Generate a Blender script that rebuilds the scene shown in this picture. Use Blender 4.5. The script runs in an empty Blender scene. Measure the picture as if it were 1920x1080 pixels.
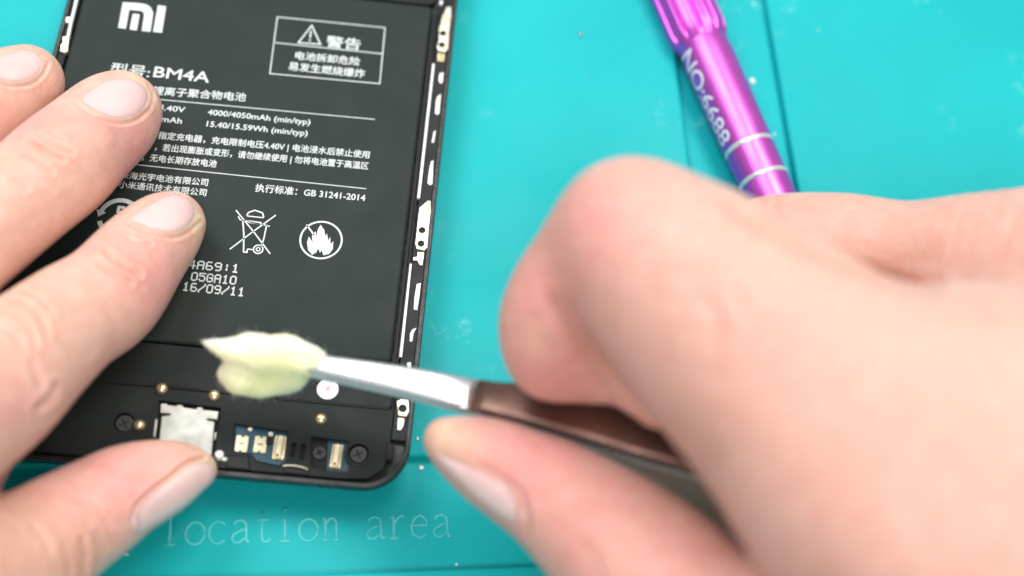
import bpy, bmesh, math, random
import numpy as np
from mathutils import Matrix, Vector
random.seed(7)
rng = np.random.default_rng(5)
S = 0.001                      # everything is written in millimetres
sc = bpy.context.scene
COL = sc.collection

# ------------------------------------------------------------------ camera
F = 2300.0                     # focal length in photo pixels (1920 wide)
TH, RO = math.radians(25.26), math.radians(11.59)
CAMZ = 209.5
_a = np.array([[1, 0, 0], [0, math.cos(TH), -math.sin(TH)], [0, math.sin(TH), math.cos(TH)]])
_b = np.array([[math.cos(RO), -math.sin(RO), 0], [math.sin(RO), math.cos(RO), 0], [0, 0, 1]])
CM = _a @ _b
CAMP = np.array([0, 0, CAMZ])
cd = bpy.data.cameras.new('camera'); cam = bpy.data.objects.new('camera', cd); COL.objects.link(cam)
cam.matrix_world = Matrix.Translation((0, 0, CAMZ * S)) @ Matrix(CM.tolist()).to_4x4()
cd.sensor_width = 36; cd.lens = 36 * F / 1920
cd.clip_start = 0.01; cd.clip_end = 20
cd.dof.use_dof = True; cd.dof.focus_distance = 0.222; cd.dof.aperture_fstop = 6.3
sc.camera = cam

# ------------------------------------------------------------------ world, lamps, exposure
w = bpy.data.worlds.new('World'); sc.world = w; w.use_nodes = True
bg = w.node_tree.nodes['Background']; bg.inputs[0].default_value = (0.92, 0.96, 1.0, 1); bg.inputs[1].default_value = 0.36
def area(name, loc, target, size, power, col=(1, 1, 1)):
    l = bpy.data.lights.new(name, 'AREA'); l.shape = 'RECTANGLE'; l.size = size[0] * S; l.size_y = size[1] * S
    l.energy = power; l.color = col
    o = bpy.data.objects.new(name, l); COL.objects.link(o)
    o.location = Vector(loc) * S
    o.rotation_euler = (Vector(target) - Vector(loc)).to_track_quat('-Z', 'Y').to_euler()
    return o
area('ceiling_lamp', (130, 330, 620), (10, 90, 0), (320, 260), 3.2, (1.0, 0.985, 0.95))
area('reflection_light', (-265, 270, 440), (-10, 66, 30), (280, 260), 1.75, (0.93, 0.97, 1.0))  # added unseen light, set where the steel tweezers mirror it white
area('front_fill', (70, -210, 470), (10, 60, 0), (200, 160), 1.15, (1.0, 0.97, 0.93))  # unseen fill from the front, added to brighten the lower mat
sc.view_settings.view_transform = 'Standard'; sc.view_settings.look = 'None'
sc.view_settings.exposure = 0.0; sc.view_settings.gamma = 1.0; sc.view_settings.use_curve_mapping = False

# ------------------------------------------------------------------ placing helpers
def P(px, py, z=0.0):
    d = CM @ np.array([px - 960.0, 540.0 - py, -F])
    return CAMP + d * ((z - CAMZ) / d[2])
def depth(p): return float((np.asarray(p) - CAMP) @ (CM @ np.array([0, 0, -1.0])))
def PX(pts):
    q = (np.asarray(pts) - CAMP) @ CM
    return np.stack([960 + F * q[:, 0] / -q[:, 2], 540 - F * q[:, 1] / -q[:, 2]], 1)

# ------------------------------------------------------------------ materials
def nmat(name, col, rough=0.5, metal=0.0, spec=0.5, **kw):
    m = bpy.data.materials.new(name); m.use_nodes = True
    b = m.node_tree.nodes['Principled BSDF']
    b.inputs['Base Color'].default_value = (*col, 1); b.inputs['Roughness'].default_value = rough
    b.inputs['Metallic'].default_value = metal; b.inputs['Specular IOR Level'].default_value = spec
    for k, v in kw.items(): b.inputs[k.replace('_', ' ')].default_value = v
    return m
class G:
    """small node graph helper"""
    def __init__(s, m): s.m = m; s.t = m.node_tree; s.b = s.t.nodes['Principled BSDF']
    def n(s, typ, **kw):
        x = s.t.nodes.new(typ)
        for k, v in kw.items():
            if k.startswith('i_'): x.inputs[k[2:].replace('_', ' ')].default_value = v
            else: setattr(x, k, v)
        return x
    def l(s, a, b): s.t.links.new(a, b)
    def obj(s):
        return s.n('ShaderNodeTexCoord').outputs['Object']
    def noise(s, scale, detail=4, rough=0.5, vec=None):
        x = s.n('ShaderNodeTexNoise'); x.inputs['Scale'].default_value = scale; x.inputs['Detail'].default_value = detail
        x.inputs['Roughness'].default_value = rough
        s.l(vec or s.obj(), x.inputs['Vector']); return x.outputs['Fac']
    def ramp(s, fac, stops):
        r = s.n('ShaderNodeValToRGB'); s.l(fac, r.inputs[0]); e = r.color_ramp.elements
        while len(e) < len(stops): e.new(0.5)
        for el, (p, c) in zip(e, stops): el.position = p; el.color = (*c, 1) if len(c) == 3 else c
        return r.outputs[0]
    def bump(s, h, strength, dist, prev=None):
        x = s.n('ShaderNodeBump'); x.inputs['Strength'].default_value = strength; x.inputs['Distance'].default_value = dist
        s.l(h, x.inputs['Height'])
        if prev is not None: s.l(prev, x.inputs['Normal'])
        s.l(x.outputs[0], s.b.inputs['Normal']); return x.outputs[0]

def textured(name, c1, c2, scale, rough, metal=0.0, bump=0.0, bscale=None, r2=None, detail=5, spec=0.5, bdist=0.0001):
    m = nmat(name, c1, rough, metal, spec); g = G(m)
    f = g.noise(scale, detail)
    g.l(g.ramp(f, [(0.35, c1), (0.68, c2)]), g.b.inputs['Base Color'])
    if r2 is not None:
        f2 = g.noise(scale * 2.3, 5)
        g.l(g.ramp(f2, [(0.35, (rough,) * 3), (0.7, (r2,) * 3)]), g.b.inputs['Roughness'])
    if bump: g.bump(g.noise(bscale or scale * 4, 4), bump, bdist)
    return m

# mat silicone : teal, faint scuffs and dust in the object's own space
M_MAT = nmat('teal_silicone', (0.005, 0.45, 0.46), 0.5, 0, 0.24)
g = G(M_MAT)
base = g.ramp(g.noise(18, 5), [(0.3, (0.0015, 0.385, 0.405)), (0.7, (0.004, 0.46, 0.475))])
scuff = g.noise(150, 10, 0.66)
sm = g.ramp(scuff, [(0.57, (0, 0, 0)), (0.72, (1, 1, 1))])
big = g.ramp(g.noise(24, 2), [(0.52, (0, 0, 0)), (0.66, (1, 1, 1))])
mu = g.n('ShaderNodeMath', operation='MULTIPLY'); g.l(sm, mu.inputs[0]); g.l(big, mu.inputs[1])
mu2 = g.n('ShaderNodeMath', operation='MULTIPLY'); g.l(mu.outputs[0], mu2.inputs[0]); mu2.inputs[1].default_value = 0.32
mx = g.n('ShaderNodeMix', data_type='RGBA'); g.l(mu2.outputs[0], mx.inputs['Factor']); g.l(base, mx.inputs[6]); mx.inputs[7].default_value = (0.45, 0.85, 0.82, 1)
sp = g.n('ShaderNodeTexVoronoi'); sp.inputs['Scale'].default_value = 210; g.l(g.obj(), sp.inputs['Vector'])
spk = g.ramp(sp.outputs['Distance'], [(0.035, (1, 1, 1)), (0.07, (0, 0, 0))])
spn = g.ramp(g.noise(60, 2), [(0.62, (0, 0, 0)), (0.68, (0.5, 0.5, 0.5))])
m3 = g.n('ShaderNodeMath', operation='MULTIPLY'); g.l(spk, m3.inputs[0]); g.l(spn, m3.inputs[1])
mx2 = g.n('ShaderNodeMix', data_type='RGBA'); g.l(m3.outputs[0], mx2.inputs['Factor']); g.l(mx.outputs[2], mx2.inputs[6]); mx2.inputs[7].default_value = (0.7, 0.9, 0.88, 1)
g.l(mx2.outputs[2], g.b.inputs['Base Color'])
g.l(g.ramp(g.noise(40, 6), [(0.3, (0.42,) * 3), (0.7, (0.62,) * 3)]), g.b.inputs['Roughness'])
b1 = g.bump(g.noise(1500, 3), 0.25, 0.00012); g.bump(g.noise(60, 3), 0.25, 0.0006, b1)

M_WORD = textured('pale_silicone', (0.12, 0.62, 0.63), (0.05, 0.55, 0.56), 150, 0.6, bump=0.3)  # moulded words: paler colour than the rest of the mat
M_BATT = textured('battery_wrap', (0.018, 0.026, 0.0225), (0.023, 0.031, 0.0275), 60, 0.6, bump=0.12, bscale=1200, r2=0.68, spec=0.22)
M_BLK = textured('black_plastic', (0.008, 0.009, 0.009), (0.016, 0.017, 0.016), 150, 0.5, bump=0.35, bscale=2500, r2=0.62, spec=0.3)
M_COVER = textured('charcoal_plastic', (0.014, 0.018, 0.0165), (0.021, 0.025, 0.023), 120, 0.6, bump=0.3, bscale=3000, r2=0.68, spec=0.2)
M_RIM = textured('rim_black', (0.006, 0.007, 0.007), (0.02, 0.021, 0.02), 300, 0.3, bump=0.5, bscale=900, r2=0.5, bdist=0.0003)
M_PIT = nmat('pit_black', (0.004, 0.004, 0.004), 0.7)
M_WHITE = textured('printed_white', (0.72, 0.76, 0.74), (0.60, 0.64, 0.62), 900, 0.55)
M_LINE = nmat('antenna_white', (0.8, 0.8, 0.76), 0.45)
M_STEEL = textured('bright_steel', (0.86, 0.82, 0.70), (0.66, 0.58, 0.42), 500, 0.28, metal=0.75, r2=0.42)
M_SHIELD = textured('tin_shield', (0.66, 0.66, 0.60), (0.50, 0.49, 0.43), 260, 0.42, metal=0.45, bump=0.5, bscale=450, r2=0.55, bdist=0.0002)
M_GOLD = textured('gold_contact', (0.95, 0.72, 0.38), (0.85, 0.68, 0.45), 500, 0.25, metal=0.8)
M_SCREW = nmat('black_screw', (0.06, 0.06, 0.06), 0.4, 0.4)
M_CREAM = textured('pale_gold', (0.92, 0.84, 0.62), (0.85, 0.70, 0.42), 600, 0.35, metal=0.5)
M_PCB = textured('blue_board', (0.012, 0.05, 0.085), (0.02, 0.075, 0.12), 500, 0.35, bump=0.2, bscale=1500)
M_STICK = nmat('sticker_white', (0.86, 0.84, 0.84), 0.5)
M_PINK = nmat('sticker_pink', (0.75, 0.30, 0.36), 0.55)
M_PURPLE = nmat('purple_anodised', (0.74, 0.13, 0.66), 0.34, 0.8)
g = G(M_PURPLE); g.l(g.ramp(g.noise(300, 4), [(0.3, (0.30,) * 3), (0.7, (0.40,) * 3)]), g.b.inputs['Roughness'])
M_RING = nmat('ring_silver', (0.85, 0.85, 0.87), 0.25, 0.6)
M_INK = nmat('engraved_white', (0.72, 0.70, 0.82), 0.5)
M_TWZ = textured('polished_steel', (0.86, 0.86, 0.85), (0.78, 0.77, 0.76), 90, 0.24, metal=0.92, r2=0.3)
M_BROWN = textured('brown_metal', (0.22, 0.115, 0.085), (0.15, 0.08, 0.06), 120, 0.3, metal=0.6, r2=0.4)  # dark brown colour for the rear part of the tweezers
M_COTTON = textured('cotton', (0.93, 0.96, 0.64), (0.88, 0.93, 0.50), 120, 0.95, bump=0.8, bscale=1200, spec=0.1, bdist=0.0003)
M_COTTON.node_tree.nodes['Principled BSDF'].inputs['Subsurface Weight'].default_value = 1.0
M_COTTON.node_tree.nodes['Principled BSDF'].inputs['Subsurface Scale'].default_value = 0.003
M_COTTON.node_tree.nodes['Principled BSDF'].inputs['Subsurface Radius'].default_value = (1, 1, .8)
M_CRUMB = nmat('white_crumb', (0.85, 0.88, 0.86), 0.5)
M_SOLDER = nmat('solder', (0.45, 0.46, 0.48), 0.2, 0.9)

def skin_mat(name, c1, c2, red):
    m = nmat(name, c1, 0.48, 0, 0.4); g = G(m)
    att = g.n('ShaderNodeAttribute', attribute_name='tone')
    sep = g.n('ShaderNodeSeparateColor'); g.l(att.outputs['Color'], sep.inputs[0])
    base = g.ramp(g.noise(110, 6, 0.6), [(0.3, c1), (0.7, c2)])
    a = g.n('ShaderNodeMix', data_type='RGBA'); g.l(sep.outputs[0], a.inputs['Factor']); g.l(base, a.inputs[6]); a.inputs[7].default_value = (*red, 1)
    b = g.n('ShaderNodeMix', data_type='RGBA'); g.l(sep.outputs[1], b.inputs['Factor']); g.l(a.outputs[2], b.inputs[6]); b.inputs[7].default_value = (0.86, 0.70, 0.46, 1)
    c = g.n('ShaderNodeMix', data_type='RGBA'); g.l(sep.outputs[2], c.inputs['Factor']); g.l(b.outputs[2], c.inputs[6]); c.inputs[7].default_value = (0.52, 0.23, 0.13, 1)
    mott = g.n('ShaderNodeMix', data_type='RGBA', blend_type='MULTIPLY'); mott.inputs['Factor'].default_value = 1
    g.l(c.outputs[2], mott.inputs[6]); g.l(g.ramp(g.noise(420, 5, 0.6), [(0.3, (0.92, 0.84, 0.82)), (0.7, (1, 1, 1))]), mott.inputs[7])
    g.l(mott.outputs[2], g.b.inputs['Base Color'])
    g.b.inputs['Subsurface Weight'].default_value = 0.8
    g.b.inputs['Subsurface Radius'].default_value = (1.0, 0.35, 0.22)
    g.b.inputs['Subsurface Scale'].default_value = 0.003
    v = g.n('ShaderNodeTexVoronoi', feature='DISTANCE_TO_EDGE'); v.inputs['Scale'].default_value = 1100; g.l(g.obj(), v.inputs['Vector'])
    vr = g.ramp(v.outputs['Distance'], [(0.0, (0, 0, 0)), (0.12, (1, 1, 1))])
    b1 = g.bump(vr, 0.4, 0.00008)
    b2 = g.bump(g.noise(330, 6, 0.65), 0.75, 0.0004, b1)
    g.l(g.ramp(g.noise(260, 4), [(0.3, (0.40,) * 3), (0.7, (0.56,) * 3)]), g.b.inputs['Roughness'])
    return m
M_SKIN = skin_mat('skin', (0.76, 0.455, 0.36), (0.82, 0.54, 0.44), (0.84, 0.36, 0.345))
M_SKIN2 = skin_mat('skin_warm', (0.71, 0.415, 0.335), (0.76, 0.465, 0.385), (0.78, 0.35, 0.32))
def nail_mat():
    m = nmat('nail', (0.86, 0.55, 0.53), 0.24, 0, 0.5); g = G(m)
    g.l(g.ramp(g.noise(160, 3), [(0.3, (0.85, 0.52, 0.50)), (0.7, (0.88, 0.60, 0.57))]), g.b.inputs['Base Color'])
    g.b.inputs['Subsurface Weight'].default_value = 0.4; g.b.inputs['Subsurface Scale'].default_value = 0.0015
    g.b.inputs['Coat Weight'].default_value = 0.25; g.b.inputs['Coat Roughness'].default_value = 0.25
    return m
M_NAIL = nail_mat()

# ------------------------------------------------------------------ object helpers
def tag(o, label=None, cat=None, group=None, kind=None):
    if label: o['label'] = label
    if cat: o['category'] = cat
    if group: o['group'] = group
    if kind: o['kind'] = kind
    return o
def thing(name, label, cat, loc=(0, 0, 0), rotz=0.0, group=None, kind=None):
    o = bpy.data.objects.new(name, None); COL.objects.link(o); o.empty_display_size = 0.01
    o.location = Vector(loc) * S; o.rotation_euler = (0, 0, rotz)
    o['_m'] = 1; del o['_m']
    tag(o, label, cat, group, kind); return o
WM = {}
def wmat(o):
    """world matrix in mm, from location / rotation only"""
    m = Matrix.LocRotScale(Vector(o.location) / S, o.rotation_euler, None)
    return wmat(o.parent) @ m if o.parent else m
def mk(name, V, Fc, mat, parent=None, frame='world', smooth=False, centre=True):
    """V in mm; frame 'world' = world coordinates, 'local' = coordinates of the thing (top-level parent)"""
    V = np.asarray(V, float)
    top = parent
    while top is not None and top.parent is not None: top = top.parent
    if parent is not None:
        if frame == 'local' and top is not parent:
            T = np.array(wmat(parent).inverted() @ wmat(top)); V = V @ T[:3, :3].T + T[:3, 3]
        elif frame == 'world':
            T = np.array(wmat(parent).inverted()); V = V @ T[:3, :3].T + T[:3, 3]
    c = (V.min(0) + V.max(0)) / 2 if centre else np.zeros(3)
    me = bpy.data.meshes.new(name)
    me.from_pydata(((V - c) * S).tolist(), [], Fc); me.update()
    me.materials.append(mat)
    if smooth: me.shade_smooth()
    o = bpy.data.objects.new(name, me); COL.objects.link(o)
    o.parent = parent; o.location = Vector(c) * S
    return o
def joinm(parts):
    V = []; Fc = []; n = 0
    for v, f in parts:
        V.append(np.asarray(v, float)); Fc += [[i + n for i in q] for q in f]; n += len(v)
    return np.concatenate(V), Fc
def plate(outer, holes=(), z0=0.0, z1=1.0, bevel=0.0, bres=2):
    """flat plate with holes -> (verts, faces); outlines in mm"""
    cu = bpy.data.curves.new('tmp', 'CURVE'); cu.dimensions = '2D'; cu.fill_mode = 'BOTH'
    h = (z1 - z0) / 2; cu.extrude = max(h - bevel, 0.0); cu.bevel_depth = bevel; cu.bevel_resolution = bres
    if bevel: cu.offset = -bevel
    for pts in [outer] + list(holes):
        s = cu.splines.new('POLY'); s.points.add(len(pts) - 1); s.use_cyclic_u = True
        for p, q in zip(s.points, pts): p.co = (q[0], q[1], 0, 1)
    o = bpy.data.objects.new('tmp', cu); me = bpy.data.meshes.new_from_object(o)
    V = np.array([v.co[:] for v in me.vertices]); V[:, 2] += (z0 + z1) / 2
    Fc = [list(p.vertices) for p in me.polygons]
    bpy.data.objects.remove(o); bpy.data.curves.remove(cu); bpy.data.meshes.remove(me)
    return V, Fc
def rrect(x0, y0, x1, y1, r, n=8):
    out = []
    for cx, cy, a in ((x1 - r, y0 + r, -90), (x1 - r, y1 - r, 0), (x0 + r, y1 - r, 90), (x0 + r, y0 + r, 180)):
        for i in range(n + 1):
            t = math.radians(a + 90 * i / n); out.append((cx + r * math.cos(t), cy + r * math.sin(t)))
    return out
def circ(x, y, r, n=28): return [(x + r * math.cos(2 * math.pi * i / n), y + r * math.sin(2 * math.pi * i / n)) for i in range(n)]
def stroke(pts, wd, z0, z1, closed=False):
    """ribbon of width wd along a 2-D polyline, round-ish joints"""
    pts = [np.array(p, float) for p in pts]; n = len(pts); L = []; Rr = []
    for i in range(n):
        a = pts[(i - 1) % n] if (i or closed) else pts[i]; b = pts[(i + 1) % n] if (i < n - 1 or closed) else pts[i]
        if closed or 0 < i < n - 1:
            d1 = pts[i] - a; d2 = b - pts[i]; d1 /= np.linalg.norm(d1) + 1e-9; d2 /= np.linalg.norm(d2) + 1e-9
            t = d1 + d2; t /= np.linalg.norm(t) + 1e-9; nn = np.array([-t[1], t[0]])
            k = 1 / max(0.45, abs(nn @ np.array([-d1[1], d1[0]])))
        else:
            t = b - a; t /= np.linalg.norm(t) + 1e-9; nn = np.array([-t[1], t[0]]); k = 1
        L.append(pts[i] + nn * wd / 2 * k); Rr.append(pts[i] - nn * wd / 2 * k)
    V = [(p[0], p[1], z1) for p in L] + [(p[0], p[1], z1) for p in Rr] + [(p[0], p[1], z0) for p in L] + [(p[0], p[1], z0) for p in Rr]
    Fc = []
    for i in range(n if closed else n - 1):
        j = (i + 1) % n
        Fc += [[i, i + n, j + n, j], [i, j, j + 2 * n, i + 2 * n], [i + n, i + 3 * n, j + 3 * n, j + n]]
    if not closed: Fc += [[0, 2 * n, 3 * n, n], [n - 1, 2 * n - 1, 4 * n - 1, 3 * n - 1]]
    return V, Fc
def textmesh(s, bold=0.0):
    cu = bpy.data.curves.new('tmp', 'FONT'); cu.body = s; cu.size = 10; cu.offset = bold; cu.resolution_u = 3
    o = bpy.data.objects.new('tmp', cu); COL.objects.link(o)
    dg = bpy.context.evaluated_depsgraph_get(); me = bpy.data.meshes.new_from_object(o.evaluated_get(dg))
    V = np.array([v.co[:] for v in me.vertices]); Fc = [list(p.vertices) for p in me.polygons]
    bpy.data.objects.remove(o); bpy.data.curves.remove(cu); bpy.data.meshes.remove(me)
    return V, Fc
def box(x0, y0, z0, x1, y1, z1, b=0.0):
    return plate([(x0, y0), (x1, y0), (x1, y1), (x0, y1)], (), z0, z1, b)
def tube(pts, rad, n=10, flat=1.0, up=(0, 0, 1)):
    pts = [np.array(p, float) for p in pts]; rad = [rad] * len(pts) if np.isscalar(rad) else rad
    V = []; Fc = []
    for i, p in enumerate(pts):
        t = pts[min(i + 1, len(pts) - 1)] - pts[max(i - 1, 0)]; t /= np.linalg.norm(t)
        a = np.cross(t, up); a /= np.linalg.norm(a); b = np.cross(a, t)
        for k in range(n):
            c = 2 * math.pi * k / n; V.append(p + rad[i] * (a * math.cos(c) + b * math.sin(c) * flat))
    for i in range(len(pts) - 1):
        for k in range(n): Fc.append([i * n + k, i * n + (k + 1) % n, (i + 1) * n + (k + 1) % n, (i + 1) * n + k])
    Fc += [list(range(n))[::-1], [len(V) - n + k for k in range(n)]]
    return V, Fc
def catmull(pts, m=8, closed=False):
    p = np.asarray(pts, float); n = len(p); out = []
    for i in range(n if closed else n - 1):
        if closed: a, b, c, d = p[(i - 1) % n], p[i], p[(i + 1) % n], p[(i + 2) % n]
        else: a, b, c, d = p[max(i - 1, 0)], p[i], p[i + 1], p[min(i + 2, n - 1)]
        for k in range(m):
            t = k / m
            out.append(0.5 * ((2 * b) + (c - a) * t + (2 * a - 5 * b + 4 * c - d) * t * t + (3 * b - a - 3 * c + d) * t ** 3))
    if not closed: out.append(p[-1])
    return np.array(out)

# ------------------------------------------------------------------ the mat
PM = math.radians(13.63)
mo = P(1100, 900, 0)
mat = thing('silicone_mat', 'teal silicone repair mat with raised panels, a tool groove and moulded words', 'mat', (mo[0], mo[1], 0), PM)
MT = np.array(wmat(mat).inverted())
def ML(px, py, z=0.0):
    p = P(px, py, z); q = MT[:3, :3] @ p + MT[:3, 3]; return q[0], q[1]
ux_r = np.mean([ML(1437, 0)[0], ML(1497, 355)[0]])
ux_l = np.mean([ML(1265, 110)[0], ML(1302, 340)[0]])
vy_t = np.mean([ML(97, 875)[1]])
vy_t2 = ML(790, 852)[1]
vy_b = np.mean([ML(554, 1074.6)[1], ML(1000, 1062)[1]])
U0, U1, V0, V1 = -190, 150, -70, 260
RC = -2.3
V_, F_ = plate(rrect(U0 - 6, V0 - 6, U1 + 6, V1 + 6, 8), (), -5, RC, 0.5)
mk('base_sheet', V_, F_, M_MAT, mat, 'local')
def panel(x0, y0, x1, y1, r=2.5, top=0.0):
    V_, F_ = plate(rrect(x0, y0, x1, y1, r), (), RC - 0.2, top, 0.8, 4)
    o = mk('raised_panel', V_, F_, M_MAT, mat, 'local'); return o
panel(U0, (vy_t + vy_t2) / 2, ux_l, V1)
panel(ux_r, V0, U1, V1)
panel(U0, V0, ux_l, vy_b)
# moulded words, drawn as thin raised strokes
LET = {
 'l': [[(.12, 1.0), (.32, 1.08), (.32, 0)], [(.1, 0), (.55, 0)]],
 'o': [[(.5 + .0 + .38 * math.cos(t) - .1, .33 + .35 * math.sin(t)) for t in np.linspace(0, 2 * math.pi, 15)]],
 'c': [[(.4 + .36 * math.cos(t), .33 + .35 * math.sin(t)) for t in np.linspace(.7, 5.6, 12)]],
 'a': [[(.1, .55), (.2, .66), (.4, .70), (.58, .62), (.62, .45), (.62, .1), (.68, 0), (.78, .03)], [(.62, .42), (.35, .36), (.12, .26), (.06, .12), (.16, 0), (.36, .0), (.62, .16)]],
 't': [[(.34, .95), (.34, .12), (.42, .0), (.58, 0), (.68, .1)], [(.08, .68), (.64, .68)]],
 'i': [[(.15, .66), (.36, .70), (.36, 0)], [(.12, 0), (.6, 0)], [(.34, .95), (.38, 1.02)]],
 'n': [[(.04, .68), (.18, .68), (.18, 0)], [(.18, .5), (.34, .68), (.52, .68), (.62, .54), (.62, 0)], [(.04, 0), (.32, 0)], [(.48, 0), (.76, 0)]],
 'r': [[(.06, .66), (.24, .68), (.24, 0)], [(.24, .42), (.4, .64), (.56, .70), (.68, .66)], [(.06, 0), (.46, 0)]],
 'e': [[(.06, .38), (.70, .38), (.64, .58), (.42, .70), (.2, .62), (.06, .38), (.1, .12), (.36, -.02), (.6, .04), (.70, .14)]],
}
l0 = ML(302, 1022, RC); l1 = ML(846, 1006, RC); word = 'location area'
adv = (l1[0] - l0[0]) / (len(word) - 0.15); hh = 5.6; parts = []
for i, ch in enumerate(word):
    if ch == ' ': continue
    for st in LET[ch]:
        pts = [(l0[0] + adv * i + x * adv * 1.12, l0[1] + (l1[1] - l0[1]) * i / 12 + y * hh) for x, y in st]
        parts.append(tube([(x, y, RC + 0.02) for x, y in pts], 0.25, 8))
V_, F_ = joinm(parts); mk('moulded_words', V_, F_, M_WORD, mat, 'local', smooth=True)

# ------------------------------------------------------------------ the phone
PP = math.radians(6.70)
po = P(743, 915, 8.0)
phone = thing('phone', 'opened black smartphone lying back up with its printed battery exposed', 'phone', (po[0], po[1], 0), PP)
PT = np.array(wmat(phone).inverted())
ZT = 8.0
def L(px, py, z=ZT):
    p = P(px, py, z); q = PT[:3, :3] @ p + PT[:3, 3]; return q[0], q[1]
XL, XR, YB, YT = -74.6, 1.7, -0.6, 149.0
def pm(name, VF, m, parent=None, smooth=False):
    return mk(name, VF[0], VF[1], m, parent or phone, 'local', smooth)
def loft(levels):
    V = []; Fc = []; n = None
    for ins, z in levels:
        o_ = rrect(XL + ins, YB + ins, XR - ins, YT - ins, 8.0 - ins * .6, 12); n = len(o_); V += [(a, b, z) for a, b in o_]
    for i in range(len(levels) - 1):
        for k in range(n): Fc.append([i * n + k, i * n + (k + 1) % n, (i + 1) * n + (k + 1) % n, (i + 1) * n + k])
    return V, Fc + [list(range(n))[::-1], [(len(levels) - 1) * n + k for k in range(n)]]
hous = pm('housing', loft([(4.2, 0.0), (3.4, .25), (2.7, 1.2), (1.6, 2.8), (.7, 4.4), (.2, 5.6), (.3, 6.1)]), M_RIM)
pm('rim', plate(rrect(XL + .1, YB + .1, XR - .1, YT - .1, 7.9, 12), [rrect(XL + 1.0, YB + 1.1, XR - 1.0, YT - 1.1, 7.0, 12)], 5.6, 7.8, 0.25, 2), M_RIM)
# side rail plastic between battery and rim (right side), carries the metal chips
pm('side_rail', box(-1.75, 8.5, 6.0, 0.75, 141, 7.35, 0.15), M_BLK)
pm('side_rail', box(-73.6, 8.5, 6.0, -72.2, 141, 7.35, 0.15), M_BLK)
# battery
BX0, BX1, BY0, BY1, BZ = -71.6, -3.25, 22.3, 99.8, 8.0
batt = pm('battery', plate(rrect(BX0, BY0, BX1, BY1, 1.0, 4), (), 6.1, BZ, 0.75, 4), M_BATT)
pm('top_cover', plate(rrect(-72, 100.2, -2.6, 147, 2), (), 6.0, 7.7, 0.3), M_COVER)

# ---- lower cover, built round its openings
def LP(pts, z=7.4): return [L(x, y, z) for x, y in pts]
def c6(pts): return [(400 + x / 3.6, 640 + y / 3.6) for x, y in pts]      # measured on the enlarged photo
def c5(pts): return [(180 + x / 4.153, 680 + y / 4.153) for x, y in pts]
ys = 13.9
pm('adhesive_strip', plate(rrect(-72, ys + .1, -2.4, 21.9, .6, 3), (), 6.0, 7.75, 0.2), M_COVER)
pm('gap_bed', box(-72.5, 0.8, 5.9, -1.8, 22.2, 6.25), M_PIT)
win1 = LP(c6([(140, 552), (505, 607), (492, 800), (455, 850), (280, 812), (250, 760), (132, 742)]))
win2 = LP(c6([(660, 640), (910, 672), (915, 880), (770, 872), (655, 850)]))
pock = LP(c5([(490, 292), (975, 350), (915, 790), (470, 720)]))
s1, s2 = L(232, 792, 7.4), L(672, 850.5, 7.4)
def slot(cx, cy, w_, h_):
    x, y = L(cx, cy, 7.4); return rrect(x - w_ / 2, y - h_ / 2, x + w_ / 2, y + h_ / 2, min(w_, h_) * 0.45, 4)
slots = [slot(550, 844, .75, 2.6), slot(567.5, 847, .8, 2.9)]
mic = LP(c6([(95, 772), (240, 775), (252, 875), (85, 862)]))
studs = [L(304, 729, 7.4), L(402, 742, 7.4), L(262, 798, 7.4), L(602, 786, 7.4)]
holes = [win1, win2, pock, circ(*s1, 1.75), circ(*s2, 1.75)] + slots
low = [p for p in studs if p[1] < ys - 1.2]
outer = [(-71.8, 3.5), (-68, 1.0), (-45, 0.95), (-30.5, 0.95), (-30, 1.0), (-9.5, 1.0), (-5, 1.4), (-2.6, 3.2), (-1.9, 6.5), (-1.95, ys), (-72, ys)]
pm('lower_cover', plate(outer, holes, 6.1, 7.4, 0.0), M_COVER)
pm('screw_boss', plate(circ(*s1, 2.3), [circ(*s1, 1.7)], 6.3, 7.55, .12), M_COVER)
pm('screw_boss', plate(circ(*s2, 2.3), [circ(*s2, 1.7)], 6.3, 7.55, .12), M_BLK)
def screw(x, y, z, r=1.45):
    o = pm('screw', plate(circ(x, y, r), (), z - .5, z, .15), M_SCREW)
    cr = joinm([box(x - r * .62, y - .16, z, x + r * .62, y + .16, z + .03), box(x - .16, y - r * .62, z + .004, x + .16, y + r * .62, z + .034)])
    a = math.radians(30); V = np.array(cr[0]); d = V[:, :2] - (x, y)
    V[:, :2] = np.stack([x + d[:, 0] * math.cos(a) - d[:, 1] * math.sin(a), y + d[:, 0] * math.sin(a) + d[:, 1] * math.cos(a)], 1)
    pm('cross_slot', (V, cr[1]), M_PIT, o)
screw(*s1, 7.0); screw(*s2, 7.05); s3 = L(598.6, 848, 7.0); screw(*s3, 6.75, 1.15)
def shiftpoly(pts, d): return [(x, y + d) for x, y in pts]
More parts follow.
